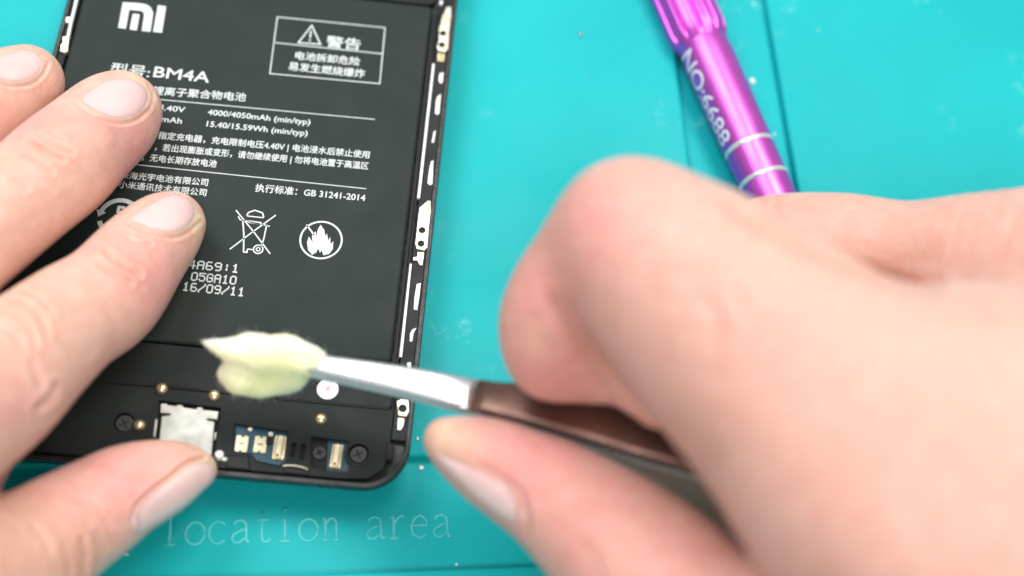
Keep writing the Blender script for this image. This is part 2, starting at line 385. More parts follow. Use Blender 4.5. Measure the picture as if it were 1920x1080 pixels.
# blue circuit board seen in the windows
x, y = L(488, 832, 6.5); pm('circuit_board', plate(LP(c6([(132, 560), (500, 612), (500, 800), (445, 838), (290, 806), (255, 755), (128, 735)]), 6.5), (), 6.26, 6.5), M_PCB)
pm('circuit_board', plate(LP(c6([(775, 655), (905, 672), (930, 895), (765, 870)]), 6.5), (), 6.26, 6.52), M_PCB)
def contact(cx, cy, wpx, hpx, spring=False):
    x, y = L(cx, cy, 6.9); w_, h_ = wpx / 10.4, hpx / 10.0
    b = plate(rrect(x - w_ / 2, y - h_ / 2, x + w_ / 2, y + h_ / 2, .2, 3), (), 6.45, 6.85, .1)
    o = pm('contact_pad', b, M_CREAM if not spring else M_GOLD)
    if spring:
        s = [tube([(x + .05, y + h_ / 2 - .1, 6.9), (x, y, 7.35), (x, y - h_ / 2 + .8, 7.35)], w_ * .36, 6, .35), plate(circ(x, y - h_ / 2 + .6, .55, 14), (), 7.1, 7.4, .1)]
        pm('spring_tongue', joinm(s), M_CREAM, o); pm('contact_hole', plate(circ(x - .05, y - h_ / 2 + .55, .24, 12), (), 7.4, 7.43), M_PIT, o)
    else:
        pm('pad_mark', box(x - .42, y - .1, 6.86, x + .42, y + .1, 6.9), M_PCB, o)
        pm('pad_notch', joinm([box(x - .2, y + h_ / 2 - .35, 6.86, x + .2, y + h_ / 2 + .05, 6.89), box(x - .2, y - h_ / 2 - .05, 6.86, x + .2, y - h_ / 2 + .3, 6.89)]), M_PCB, o)
contact(452.8, 831.5, 22, 29); contact(488, 832.8, 22, 29)
contact(523.6, 839, 20, 42, True); contact(630.5, 855, 19, 42, True)
for q in ((469.5, 805), (508, 814.5)):
    x, y = L(*q, 6.7); pm('solder_joint', plate(circ(x, y, .45, 12), (), 6.4, 6.9, .18), M_STEEL)
pm('capacitor', box(*L(498, 833, 6.6), 6.4, *[a + b for a, b in zip(L(498, 833, 6.6), (.9, 1.3))], 7.0, .12), M_BLK)
pm('microphone_cap', plate(mic, (), 6.2, 7.9, .35, 3), M_BLK)
x, y = L(443, 876, 8.0); pm('cap_mark', box(x - 1.0, y - .12, 7.5, x + 1.0, y + .14, 7.96, .05), M_COVER)
# gold studs standing in dark rings
for i, (x, y) in enumerate(studs):
    zt = 7.75 if y > ys else 7.4
    pm('stud_ring', plate(circ(x, y, 1.4), (), 6.5, zt + .03, .1), M_PIT)
    V = []; Fc = []; n = 18; prof = [(0.98, 0), (.98, .25), (.86, .55), (.6, .78), (.28, .9), (0.02, .93)]
    for r, h_ in prof:
        for k in range(n): V.append((x + r * math.cos(2 * math.pi * k / n), y + r * math.sin(2 * math.pi * k / n), zt + h_))
    for a in range(len(prof) - 1):
        for k in range(n): Fc.append([a * n + k, a * n + (k + 1) % n, (a + 1) * n + (k + 1) % n, (a + 1) * n + k])
    pm('gold_stud', (V, Fc), M_GOLD, smooth=True)
# tin shield of the charging socket
sh = LP(c5([(503, 318), (545, 316), (560, 328), (622, 337), (634, 326), (668, 328), (682, 347), (778, 360), (790, 345), (826, 346), (834, 366), (953, 378), (944, 442), (868, 432), (862, 446), (922, 458), (896, 740), (870, 745), (850, 770), (480, 730), (496, 560), (512, 415), (575, 408), (578, 394), (500, 388)]), 7.4)
shd = pm('socket_shield', plate(sh, (), 6.6, 7.35, .12, 2), M_SHIELD)
pm('shield_dimple', plate(circ(*L(378, 846, 7.4), .55, 14), (), 7.3, 7.42, .05), M_SHIELD, shd)
sp_ = [(x, y) for x, y in LP(c5([(462, 440), (478, 442), (462, 580), (445, 578)]), 7.5)]; pm('socket_clip', plate(sp_, (), 6.8, 7.6, .1), M_SHIELD)
sp_ = [(x, y) for x, y in LP(c5([(925, 540), (940, 542), (930, 600), (918, 598)]), 7.5)]; pm('socket_clip', plate(sp_, (), 6.8, 7.6, .1), M_SHIELD)
x, y = L(411, 852, 7.6); pm('socket_tab', joinm([plate(circ(x, y, .8, 12), (), 6.8, 7.7, .25), box(x - .2, y - 1.0, 6.8, x + 2.1, y - .35, 7.5, .1)]), M_SHIELD)
x, y = L(404, 862, 7.6); pm('socket_ring', plate(circ(x, y, 1.2), [circ(x, y, .6)], 6.6, 7.5, .2), M_PIT)
# bottom socket arc
arc = catmull([L(530, 873, 7.9), L(545, 872, 7.9), L(565, 875, 7.9), L(577, 880, 7.9)], 5)
pm('socket_lip', tube([(a, b, 7.75) for a, b in arc], .14, 8), M_STEEL, smooth=True)
pm('rubber_step', plate(LP(c6([(480, 850), (640, 872), (640, 900), (475, 885)]), 7.5), (), 6.6, 7.6, .15), M_BLK)
pm('corner_block', plate(LP(c6([(1170, 680), (1218, 690), (1210, 800), (1165, 800)]), 7.5), (), 6.6, 7.75, .2), M_BLK)
pm('step_rib', tube([(-22, ys, 7.5), (-12, ys, 7.52), (-2.6, ys, 7.5)], .18, 6), M_PIT)
pm('step_rib', tube([(-44, ys + .4, 7.76), (-38, ys + .5, 7.8), (-35, ys + .4, 7.76)], .14, 6), M_PIT)
# round moisture sticker
x, y = L(614.5, 730, 7.8); stk = pm('moisture_sticker', plate(circ(x, y, 1.85, 40), (), 7.75, 7.93, .06), M_STICK)
pm('sticker_ring', plate(circ(x, y, 2.15, 40), [circ(x, y, 1.9, 40)], 7.7, 7.8), M_PIT, stk)
st = [stroke([(x - .45, y - .5), (x + .5, y + .45)], .3, 7.9, 7.945), stroke([(x - .45, y + .3), (x + .4, y - .35)], .26, 7.9, 7.95), stroke([(x, y + .6), (x + .05, y - .2)], .24, 7.9, 7.955)]
pm('sticker_mark', joinm(st), M_PINK, stk)

# ---- metal along the right edge
def bracket(name, pts, hl, z=7.9, m=M_STEEL, r=.62):
    o = pm(name, plate(LP(pts, z), [circ(*L(*h_, z), r, 16) for h_ in hl], 6.9, z, .1), m)
    for h_ in hl:
        pm('bracket_hole', plate(circ(*L(*h_, z), r + .02, 16), (), 6.95, 7.45), M_PIT, o)
    return o
bracket('metal_bracket', [(831, 24), (836, 13), (846, 12), (846, 30), (842.5, 58), (840.5, 90), (835, 97), (822, 95.5), (819, 87), (823, 74), (823, 55), (827, 40)], [(830.5, 61.7), (828.3, 83.3)])
pm('gold_tab', plate(LP([(821, 99), (835, 101), (833, 115), (820, 114)], 7.7), (), 6.9, 7.7, .12), M_GOLD)
c7 = lambda pts: [(700 + a / 3.176, 340 + b / 3.176) for a, b in pts]
bracket('metal_bracket', c7([(306, 130), (325, 113), (341, 116), (342, 180), (332, 262), (322, 392), (304, 412), (258, 402), (250, 370), (262, 262), (268, 200), (276, 155)]), c7([(290, 290), (284, 370)]))
pm('bracket_tail', plate(LP(c7([(262, 418), (304, 420), (294, 500), (276, 500), (262, 472), (236, 470), (238, 450), (262, 446)]), 7.8), (), 6.9, 7.8, .12), M_STEEL)
bracket('metal_bracket', [(744, 752), (752, 748), (766, 750), (767, 772), (762, 781), (747, 779)], [(755, 765.5)], r=.7)
pm('contact_tab', plate(LP([(746, 783), (759, 784), (756, 800), (752, 807), (745, 806)], 7.7), (), 6.9, 7.7, .12), M_STEEL)
def chip(pts): pm('edge_chip', plate(LP(pts, 7.7), (), 6.9, 7.68, .08), M_LINE)
chip([(824, 137), (832, 135), (830, 155), (825, 156), (822, 150)])
chip([(820, 180), (827, 176), (824, 212), (820, 215), (815.5, 212), (817, 190)])
chip([(813, 246), (817.5, 244), (814, 267), (809, 267)])
chip([(808, 302), (813, 300), (811, 345), (806, 347), (801.5, 343), (804, 320)])
chip(c7([(258, 610), (284, 604), (276, 680), (262, 766), (240, 762), (244, 690)]))
chip(c7([(232, 880), (258, 870), (240, 905), (232, 955), (216, 952), (218, 905)]))
chip([(763, 680), (770, 678), (772, 690), (764, 692)])
def ant(a, b, wd=.55):
    p, q = L(*a, 7.9), L(*b, 7.9); pm('antenna_line', stroke([p, q], wd, 7.0, 7.85), M_LINE)
ant((812.5, 119), (784.6, 371)); ant((769, 494), (750.6, 669), .62)
pm('inner_groove', box(-2.95, 22.4, 6.5, -2.45, 99.5, 7.75), M_PIT)
pm('inner_wall', box(-2.3, 22.4, 6.5, -2.0, 99.5, 7.95, .06), M_BLK)
pm('cable_head', tube([(*L(838, 0, 8), 7.6), (*L(832, 20, 8), 7.8), (*L(829, 32, 8), 7.4)], .35, 8), M_BLK)
chip([(825, 0), (831, 0), (829, 9), (824, 8)])
# left edge fittings
pm('antenna_line', stroke([L(148, -40, 7.9), L(143, 0, 7.9), L(132, 45, 7.9), L(127, 70, 7.9), L(120, 98, 7.9)], .5, 7.0, 7.9), M_LINE)
pm('edge_clip', plate(LP([(124, 33), (136, 32), (135, 42), (123, 43)], 7.8), (), 6.9, 7.95, .1), M_STEEL)
pm('edge_clip', plate(LP([(117, 70), (130, 68), (127, 98), (113, 97), (114, 84), (118, 82)], 7.8), (), 6.9, 7.97, .1), M_STEEL)

# ---- printing on the battery
ZP0, ZP1 = BZ - 0.02, BZ + 0.03
def T(s, a, b, hgt, bold=0.12, z=None, capref=7.3, valign=0.0):
    """line of print whose left and right ends fall at a and b (photo pixels), cap height hgt mm"""
    V, Fc = textmesh(s, 0.0); x0, x1 = V[:, 0].min(), V[:, 0].max()
    p, q = np.array(L(*a, BZ)), np.array(L(*b, BZ))
    ang = 0.0
    sx = (q[0] - p[0]) / (x1 - x0); sy = hgt / capref
    t = (V[:, 0] - x0) / (x1 - x0)
    W = np.stack([p[0] + (V[:, 0] - x0) * sx, p[1] + (q[1] - p[1]) * t + V[:, 1] * sy, np.full(len(V), ZP1)], 1)
    e = .03 + bold * .22
    return joinm([(W + np.array([dx * e, dy * e, dz]), Fc) for dx, dy, dz in ((-.5, 0, 0), (.5, .0, .003), (0, .45, .006), (0, -.45, .009))])
def SL(pts, wd, closed=False): return stroke([L(*p, BZ) for p in pts], wd, ZP0, ZP1, closed)
def c1(pts): return [(100 + x / 3.178, y / 3.178) for x, y in pts]
def flat(pts, holes=()): 
    V, Fc = plate([L(*p, BZ) for p in pts], [[L(*p, BZ) for p in h_] for h_ in holes], ZP0, ZP1); return V, Fc
logo = [flat(c1([(415, 14), (520, 20), (556, 28), (580, 45), (594, 75), (592, 100), (578, 190), (527, 184), (541, 92), (536, 72), (520, 64), (452, 58), (432, 172), (386, 165)])),
        flat(c1([(474, 82), (514, 86), (497, 181), (455, 176)])), flat(c1([(624, 32), (672, 38), (647, 195), (594, 190)]))]
pm('printed_logo', joinm(logo), M_WHITE, batt)
rows = [T('型号:', (205, 138), (279, 145), 2.5, .2, capref=8.2), T('BM4A', (287, 144), (391, 155), 2.5, .28),
        T('锂离子聚合物电池', (285, 176), (460, 189), 1.75, .15, capref=8.4),
        T('4.40V', (296, 206), (346, 211), 1.25), T('mAh', (302, 228), (340, 232), 1.25),
        T('4000/4050mAh (min/typ)', (389, 215), (581, 234), 1.25, .14), T('15.40/15.59Wh (min/typ)', (387, 237), (576, 255), 1.25, .14),
        T('指定充电器，充电限制电压4.40V | 电池浸水后禁止使用', (296, 259), (692, 296), 1.45, .12, capref=8.4),
        T('，若出现膨胀或变形，请勿继续使用 | 勿将电池置于高温区', (290, 281), (690, 317), 1.45, .12, capref=8.4),
        T('，无电长期存放电池', (266, 300), (405, 313), 1.45, .12, capref=8.4),
        T('珠海光宇电池有限公司', (225, 333), (389, 348), 1.4, .12, capref=8.4), T('小米通讯技术有限公司', (222, 351), (386, 367), 1.4, .12, capref=8.4),
        T('执行标准：GB 31241-2014', (478, 358), (684, 377), 1.35, .14)]
rows += [SL([(185, 176), (703, 224)], .16), SL([(200, 303), (687, 354)], .16)]
pm('printed_lines', joinm(rows), M_WHITE, batt)
wb = [SL([(520, 32), (722, 52), (712, 157), (506, 138)], .2, True), SL([(516, 80), (717, 101)], .2), SL([(584.5, 48), (559.5, 80), (601, 83)], .27, True),
      SL([(583, 58), (581.5, 71)], .3), SL([(581, 74), (580.7, 77.5)], .3),
      T('警告', (611, 86), (675, 92.5), 2.45, .28, capref=8.4), T('电池拆卸危险', (553, 110), (674, 122), 1.75, .18, capref=8.4), T('易发生燃烧爆炸', (540, 130), (683, 145), 1.8, .18, capref=8.4)]
pm('printed_warning_box', joinm(wb), M_WHITE, batt)
# recycling ring with arrow heads and a digit
cx, cy = L(223, 407, BZ)
rg = []
for a0, a1 in ((25, 165), (200, 285), (308, 372)):
    pts = [(cx + 3.45 * math.cos(math.radians(a)), cy + 3.45 * math.sin(math.radians(a))) for a in np.linspace(a0, a1, 12)]
    rg.append(stroke(pts, .85, ZP0, ZP1)); a = math.radians(a1)
    e = np.array([-math.sin(a), math.cos(a)]); c = np.array([math.cos(a), math.sin(a)]); b0 = np.array([cx, cy]) + 3.45 * c
    rg.append(plate([tuple(b0 + c * .95), tuple(b0 + e * 1.25), tuple(b0 - c * .95)], (), ZP0, ZP1 + .004))
V, Fc = textmesh('5', .3); V = V * .36; V[:, 0] += cx - .9; V[:, 1] += cy - .3; V[:, 2] = ZP1; rg.append((V, Fc))
pm('printed_recycling_ring', joinm(rg), M_WHITE, batt)
# crossed-out bin, measured on the enlarged photo
def c4(pts): return [(420 + x / 2.841, 300 + y / 2.841) for x, y in pts]
bn = [SL(c4([(64, 268), (160, 385), (246, 500)]), .24), SL(c4([(276, 294), (150, 385), (30, 476)]), .24),
      SL(c4([(76, 300), (85, 318), (232, 350), (244, 354)]), .22), SL(c4([(100, 318), (106, 400), (104, 490), (122, 492), (124, 478)]), .26),
      SL(c4([(228, 345), (212, 420), (198, 462)]), .24), SL(c4([(120, 300), (130, 280), (165, 268), (205, 282), (212, 305)]), .26),
      SL(c4([(118, 298), (212, 308)]), .22), SL(c4([(124, 474), (152, 478)]), .22), SL(c4([(130, 328), (200, 338)]), .5)]
x, y = L(*c4([(182, 476)])[0], BZ); bn += [stroke(circ(x, y, .85, 18), .24, ZP0, ZP1, True), stroke(circ(x, y, .35, 12), .2, ZP0, ZP1, True)]
pm('printed_bin_symbol', joinm(bn), M_WHITE, batt)
x, y = L(602, 450, BZ); fl = [stroke(circ(x, y, 3.75, 40), .34, ZP0, ZP1, True)]
fl.append(flat(c4([(470, 505), (448, 480), (442, 440), (452, 408), (470, 435), (474, 445), (468, 405), (488, 380), (490, 410), (500, 370), (515, 345), (535, 375), (538, 405), (548, 392), (556, 430), (566, 410), (568, 450), (582, 432), (580, 475), (560, 500), (530, 508), (520, 480), (512, 494), (500, 470), (492, 492)])))
fl.append(SL(c4([(440, 345), (480, 400)]), .3))
pm('printed_flame_symbol', joinm(fl), M_WHITE, batt)
DOT = {'0': '01110 10001 10001 10001 10001 10001 01110', '1': '00100 01100 00100 00100 00100 00100 01110', '2': '01110 10001 00001 00110 01000 10000 11111',
       '4': '00010 00110 01010 10010 11111 00010 00010', '5': '11111 10000 11110 00001 00001 10001 01110', '6': '01110 10000 10000 11110 10001 10001 01110',
       '9': '01110 10001 10001 01111 00001 00001 01110', 'A': '01110 10001 10001 11111 10001 10001 10001', 'G': '01110 10001 10000 10111 10001 10001 01110',
       '/': '00001 00001 00010 00100 01000 10000 10000', ':': '00000 00100 00100 00000 00100 00100 00000'}
dm = []
def dots(s, a, b, hgt):
    p, q = np.array(L(*a, BZ)), np.array(L(*b, BZ)); step = (q[0] - p[0]) / (len(s) * 6 - 1); vs = hgt / 6.6
    for i, ch in enumerate(s):
        for r, row in enumerate(DOT[ch].split()):
            for c, on in enumerate(row):
                if on == '1':
                    x = p[0] + (i * 6 + c) * step; y = p[1] + (6 - r) * vs
                    dm.append(([(x - .02, y - .02, ZP1), (x + step + .02, y - .02, ZP1), (x + step + .02, y + vs + .02, ZP1), (x - .02, y + vs + .02, ZP1)], [[0, 1, 2, 3]]))
dots('4A69:1', (352, 503), (447, 511), 1.6); dots('05GA10', (357, 526), (442, 533), 1.6); dots('16/09/11', (341, 545), (457, 556.5), 1.6)
pm('printed_date_code', joinm(dm), M_WHITE, batt)

# ------------------------------------------------------------------ screwdriver
R0 = 5.35; ZC = RC + R0 + .2
A = P(1321, 92, ZC); B = P(1432, 340, ZC)
ax = (B - A) / np.linalg.norm(B - A); LAB = np.linalg.norm(B - A)
up = np.array([0, 0, 1.0]); up -= ax * (up @ ax); up /= np.linalg.norm(up); sd = np.cross(up, ax)      # sd: sideways
drv = thing('screwdriver', 'purple metal precision screwdriver with fluted grip and silver rings, lying in the mat groove', 'screwdriver', (A[0], A[1], RC))
def lathe(prof, n=96, mod=None):
    V = []; Fc = []
    for s, r in prof:
        for k in range(n):
            t = 2 * math.pi * k / n; rr = r * (mod(s, t) if mod else 1)
            V.append(A + ax * s + rr * (math.cos(t) * sd + math.sin(t) * up))
    for a in range(len(prof) - 1):
        for k in range(n): Fc.append([a * n + k, (a + 1) * n + k, (a + 1) * n + (k + 1) % n, a * n + (k + 1) % n])
    Fc += [list(range(n)), [len(V) - 1 - k for k in range(n)]]
    return V, Fc
sA = -1.0 * 1
rt = 5.15
mk('barrel', *lathe([(-4, 5.1), (-.5, 5.15), (0, 5.2), (3, R0), (LAB * .9, 4.95), (LAB + 12, 4.8), (LAB + 18, 4.4), (LAB + 20, 3.4), (LAB + 24, 3.0), (LAB + 25, 2.2)]), M_PURPLE, drv, smooth=True)
def flute(s, t):
    end = min(1.0, max(0.0, (-1.2 - s) / 2.4)); ph = ((t * 11 / (2 * math.pi) + .35) % 1.0 - .5) / .13
    return 1 - .15 * end * math.exp(-ph ** 4) - .02 * end * (abs(ph) * .13 / .5 - .5) ** 2 * 4
gp = [(-46, 4.6), (-44, 5.6), (-42, 6.15)] + [(s, 6.15) for s in np.linspace(-40, -4.5, 12)] + [(-3.8, 6.1), (-3.0, 5.98), (-2.2, 5.75), (-1.4, 5.45), (-.6, 5.18), (-.2, 5.0)]
mk('grip', *lathe(gp, 264, flute), M_PURPLE, drv, smooth=True)
mk('end_cap', *lathe([(-52, 4.0), (-51.5, 4.8), (-47, 5.0), (-46.2, 4.4)], 48), M_RING, drv, smooth=True)
for q in ((1408, 279.5), (1432, 340)):
    s = (P(*q, ZC) - A) @ ax; mk('ring', *lathe([(s - .55, 4.9), (s - .45, 5.12), (s + .45, 5.1), (s + .55, 4.9)], 64), M_RING, drv, smooth=True)
mk('shaft', *lathe([(LAB + 24, 1.6), (LAB + 48, 1.6), (LAB + 50, 1.0), (LAB + 55, .7), (LAB + 56, .3)], 24), M_TWZ, drv, smooth=True)
V, Fc = textmesh('NO:6688', .12)
me = bpy.data.meshes.new('t'); me.from_pydata(V.tolist(), [], Fc); bm = bmesh.new(); bm.from_mesh(me)
bmesh.ops.remove_doubles(bm, verts=bm.verts[:], dist=1e-4); bmesh.ops.triangulate(bm, faces=bm.faces[:])
for _ in range(3): bmesh.ops.subdivide_edges(bm, edges=[e for e in bm.edges if e.calc_length() > .8], cuts=1); bmesh.ops.triangulate(bm, faces=bm.faces[:])
V = np.array([v.co[:] for v in bm.verts]); Fc = [[v.index for v in f_.verts] for f_ in bm.faces]; bm.free(); bpy.data.meshes.remove(me)
x0, x1 = V[:, 0].min(), V[:, 0].max()
sa = 1.0; sb = 194 * LAB / 272
out = []
# subdivide long glyph faces is unnecessary: glyph outlines are dense enough
for v in V:
    s = sa + (v[0] - x0) / (x1 - x0) * (sb - sa); t = math.radians(183) - (v[1] / 7.3) * math.radians(42)
    r = R0 + (4.95 - R0) * max(0, (s - 3)) / (LAB * .9 - 3) + .06
    out.append(A + ax * s + r * (math.cos(t) * sd + math.sin(t) * up))
if (P(1268, 110, ZC) - A) @ sd > 0:                                # make sure the lettering sits on the photo's left flank
    out = [A + ax * ((o - A) @ ax) - sd * ((o - A) @ sd) + up * ((o - A) @ up) for o in out]
mk('engraved_number', out, Fc, M_INK, drv)

# ------------------------------------------------------------------ organic shapes: smooth unions of tapered chains
class Body:
    def __init__(s): s.ch = []
    def add(s, nodes, k=2.0, m=6, flat=None):
        """nodes: (px, py, z mm, radius in photo pixels)"""
        n4 = []
        for px, py, z, r in nodes:
            p = P(px, py, z); n4.append([*p, r * depth(p) / F])
        c = catmull(n4, m); s.ch.append((c[:, :3], c[:, 3], k, flat)); return s
    def f(s, X):
        d = None
        for c, r, k, flat in s.ch:
            m = np.full(len(X), 1e9)
            for i in range(len(c) - 1):
                a = c[i]; ab = c[i + 1] - a; h = np.clip(((X - a) @ ab) / (ab @ ab + 1e-9), 0, 1)
                wv = X - a - h[:, None] * ab
                if flat is not None:
                    nrm, kk = flat; wn = wv @ nrm; wv = wv + np.outer(wn * (1 / kk - 1), nrm)
                m = np.minimum(m, np.sqrt((wv * wv).sum(1)) - (r[i] + (r[i + 1] - r[i]) * h))
            if d is None: d = m
            else:
                hh_ = np.clip(0.5 + 0.5 * (d - m) / k, 0, 1); d = d + (m - d) * hh_ - k * hh_ * (1 - hh_)
        return d
    def grad(s, X, e=0.05):
        g_ = np.stack([s.f(X + e * np.eye(3)[i]) - s.f(X - e * np.eye(3)[i]) for i in range(3)], 1)
        return g_ / (np.linalg.norm(g_, axis=1, keepdims=True) + 1e-9)
    def mesh(s, h=0.7, B=8):
        lo = np.min([(c - r[:, None]).min(0) for c, r, _, _ in s.ch], 0) - 3; hi = np.max([(c + r[:, None]).max(0) for c, r, _, _ in s.ch], 0) + 3
        nb = np.ceil((hi - lo) / (h * B)).astype(int); N = nb * B + 1
        Fg = np.full(N, 1e3, np.float32)
        bi = np.stack(np.meshgrid(*[np.arange(k) for k in nb], indexing='ij'), -1).reshape(-1, 3)
        cen = lo + (bi + .5) * B * h; dc = s.f(cen); act = np.abs(dc) < B * h * .9 + 1.5
        ins = (dc < 0) & ~act
        for b in bi[ins]: Fg[b[0] * B:b[0] * B + B + 1, b[1] * B:b[1] * B + B + 1, b[2] * B:b[2] * B + B + 1] = -1e3
        off = np.stack(np.meshgrid(*[np.arange(B + 1)] * 3, indexing='ij'), -1).reshape(-1, 3)
        ab = bi[act]
        for q in range(0, len(ab), 300):
            idx = (ab[q:q + 300, None, :] * B + off[None]).reshape(-1, 3)
            Fg[idx[:, 0], idx[:, 1], idx[:, 2]] = s.f(lo + idx * h)
        sg = Fg < 0
        n = np.array(N) - 1
        cs = np.zeros(n, int)
        for dx in (0, 1):
            for dy in (0, 1):
                for dz in (0, 1): cs += sg[dx:n[0] + dx, dy:n[1] + dy, dz:n[2] + dz]
        cells = np.argwhere((cs > 0) & (cs < 8)); vid = -np.ones(n, int); vid[tuple(cells.T)] = np.arange(len(cells))
        acc = np.zeros((len(cells), 3)); cnt = np.zeros(len(cells))
        co = [(a, b, c) for a in (0, 1) for b in (0, 1) for c in (0, 1)]
        for i, a in enumerate(co):
            for b in co[i + 1:]:
                if sum(abs(np.subtract(a, b))) != 1: continue
                fa = Fg[tuple((cells + a).T)]; fb = Fg[tuple((cells + b).T)]; msk = (fa < 0) != (fb < 0)
                t = np.where(msk, fa / np.where(fa - fb == 0, 1, fa - fb), 0)
                acc += np.where(msk[:, None], np.array(a) + t[:, None] * (np.array(b) - np.array(a)), 0); cnt += msk
        V = lo + (cells + acc / cnt[:, None]) * h
        Q = []
        for axis in range(3):
            e = np.zeros(3, int); e[axis] = 1
            s0 = sg[:N[0] - e[0], :N[1] - e[1], :N[2] - e[2]]; s1_ = sg[e[0]:, e[1]:, e[2]:]
            ed = np.argwhere(s0 != s1_); o1, o2 = [np.eye(3, dtype=int)[k] for k in range(3) if k != axis]
            ok = (ed[:, [k for k in range(3) if k != axis]] > 0).all(1) & (ed < n).all(1); ed = ed[ok]
            fl_ = s0[tuple(ed.T)]
            q = np.stack([vid[tuple((ed - o1 - o2).T)], vid[tuple((ed - o2).T)], vid[tuple(ed.T)], vid[tuple((ed - o1).T)]], 1)
            if axis == 1: fl_ = ~fl_
            q[~fl_] = q[~fl_][:, ::-1]; Q.append(q)
        Q = np.concatenate(Q); Q = Q[(Q >= 0).all(1)]
        f0, g0 = s.grad1(V); V = V - f0[:, None] * g0 * .9
        return V, Q
    def grad1(s, X, e=0.05):
        f0 = s.f(X); g_ = np.stack([s.f(X + e * np.eye(3)[i]) - f0 for i in range(3)], 1)
        return f0, g_ / (np.linalg.norm(g_, axis=1, keepdims=True) + 1e-9)
    def hit(s, uv):
        """first surface point on the line of sight through photo pixels uv"""
        d = np.stack([uv[:, 0] - 960, 540 - uv[:, 1], np.full(len(uv), -F)], 1) @ CM.T; d /= np.linalg.norm(d, axis=1, keepdims=True)
        t = np.full(len(uv), 60.0)
        bf = np.full(len(uv), 1e9); bt = t.copy()
        for _ in range(90):
            fv = s.f(CAMP + d * t[:, None]); bt = np.where(fv < bf, t, bt); bf = np.minimum(bf, fv)
            t = t + np.clip(fv * .85, -2, 20)
        t = bt; X = CAMP + d * t[:, None]; return X, s.f(X)
def polydist(Q, pts):
    m = np.full(len(Q), 1e9)
    for a, b in zip(pts[:-1], pts[1:]):
        a = np.array(a, float); ab = np.array(b, float) - a; h = np.clip(((Q - a) @ ab) / (ab @ ab + 1e-9), 0, 1)
        m = np.minimum(m, np.linalg.norm(Q - a - h[:, None] * ab, axis=1))
    return m
def hand(name, label, body, mat_, creases, tones, nails, h=0.7, base=(0, 0, 0)):
    t = thing(name, label, 'hand', base)
    V, Q = body.mesh(h)
    # finer faces where the photo looks
    me = bpy.data.meshes.new('t'); me.from_pydata(V.tolist(), [], Q.tolist()); bm = bmesh.new(); bm.from_mesh(me)
    bmesh.ops.subdivide_edges(bm, edges=bm.edges[:], cuts=1, use_grid_fill=True)
    V = np.array([v.co[:] for v in bm.verts]); Q = [[v.index for v in f_.verts] for f_ in bm.faces]; bm.free(); bpy.data.meshes.remove(me)
    f0, g0 = body.grad1(V); V = V - f0[:, None] * g0
    Nn = g0; U = PX(V); toward = ((CAMP - V) / np.linalg.norm(CAMP - V, axis=1, keepdims=True) * Nn).sum(1)
    disp = np.zeros(len(V)); fw = np.clip(toward * 3 + .3, 0, 1)
    for pts, wd, dp in creases:
        q = catmull(pts, 5) if len(pts) > 2 else np.array(pts)
        m = polydist(U, list(q)); e0 = np.linalg.norm(U - q[0], axis=1); e1 = np.linalg.norm(U - q[-1], axis=1)
        fade = np.clip(np.minimum(e0, e1) / (wd * 2.0) + .35, 0, 1)
        disp -= dp * (1.15 if wd >= 3.5 else .7) * (np.exp(-(m / (wd * .8)) ** 2) - .35 * np.exp(-((m - wd * 2.2) / (wd * 1.1)) ** 2)) * fw * fade
    V2 = V + Nn * disp[:, None]
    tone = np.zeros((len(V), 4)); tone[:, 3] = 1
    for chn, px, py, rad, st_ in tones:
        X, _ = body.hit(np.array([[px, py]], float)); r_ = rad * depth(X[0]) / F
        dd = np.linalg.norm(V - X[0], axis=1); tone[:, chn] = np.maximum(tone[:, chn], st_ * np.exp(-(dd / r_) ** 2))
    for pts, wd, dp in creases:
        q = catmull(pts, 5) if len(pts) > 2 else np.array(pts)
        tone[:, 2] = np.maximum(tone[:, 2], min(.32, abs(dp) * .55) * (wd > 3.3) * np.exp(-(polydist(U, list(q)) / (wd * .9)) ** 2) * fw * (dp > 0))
    o = mk('skin', V2, Q, mat_, t, smooth=True)
    at = o.data.color_attributes.new('tone', 'FLOAT_COLOR', 'POINT'); at.data.foreach_set('color', tone.astype(np.float32).ravel())
    for outline, lift in nails:
        oc = catmull(outline, 7, closed=True); c = oc.mean(0); nr = 9; rings = []
        for i in range(nr + 1): rings.append(c + (oc - c) * (i / nr))
        uv = np.concatenate([[c]] + rings[1:]); X, dv = body.hit(uv)
        for _ in range(3): X = X - body.f(X)[:, None] * body.grad(X)
        Ng = body.grad(X)
        K = len(oc); rr = np.concatenate([[0]] + [np.full(K, i / nr) for i in range(1, nr + 1)])
        X = X + Ng * (lift * (1 - rr ** 5) - .12 * rr ** 6)[:, None]
        Fc = [[0, 1 + k, 1 + (k + 1) % K] for k in range(K)]
        for i in range(nr - 1):
            for k in range(K): Fc.append([1 + i * K + k, 1 + (i + 1) * K + k, 1 + (i + 1) * K + (k + 1) % K, 1 + i * K + (k + 1) % K])
        # underside so the plate has thickness
        n0 = len(X); X2 = X - Ng * .5; Fc2 = [[a + n0 for a in f_[::-1]] for f_ in Fc]
        ed = [1 + (nr - 1) * K + k for k in range(K)]
        side = [[ed[k], ed[k] + n0, ed[(k + 1) % K] + n0, ed[(k + 1) % K]] for k in range(K)]
        mk('fingernail', np.concatenate([X, X2]), Fc + Fc2 + side, M_NAIL, t, smooth=True)
    return t

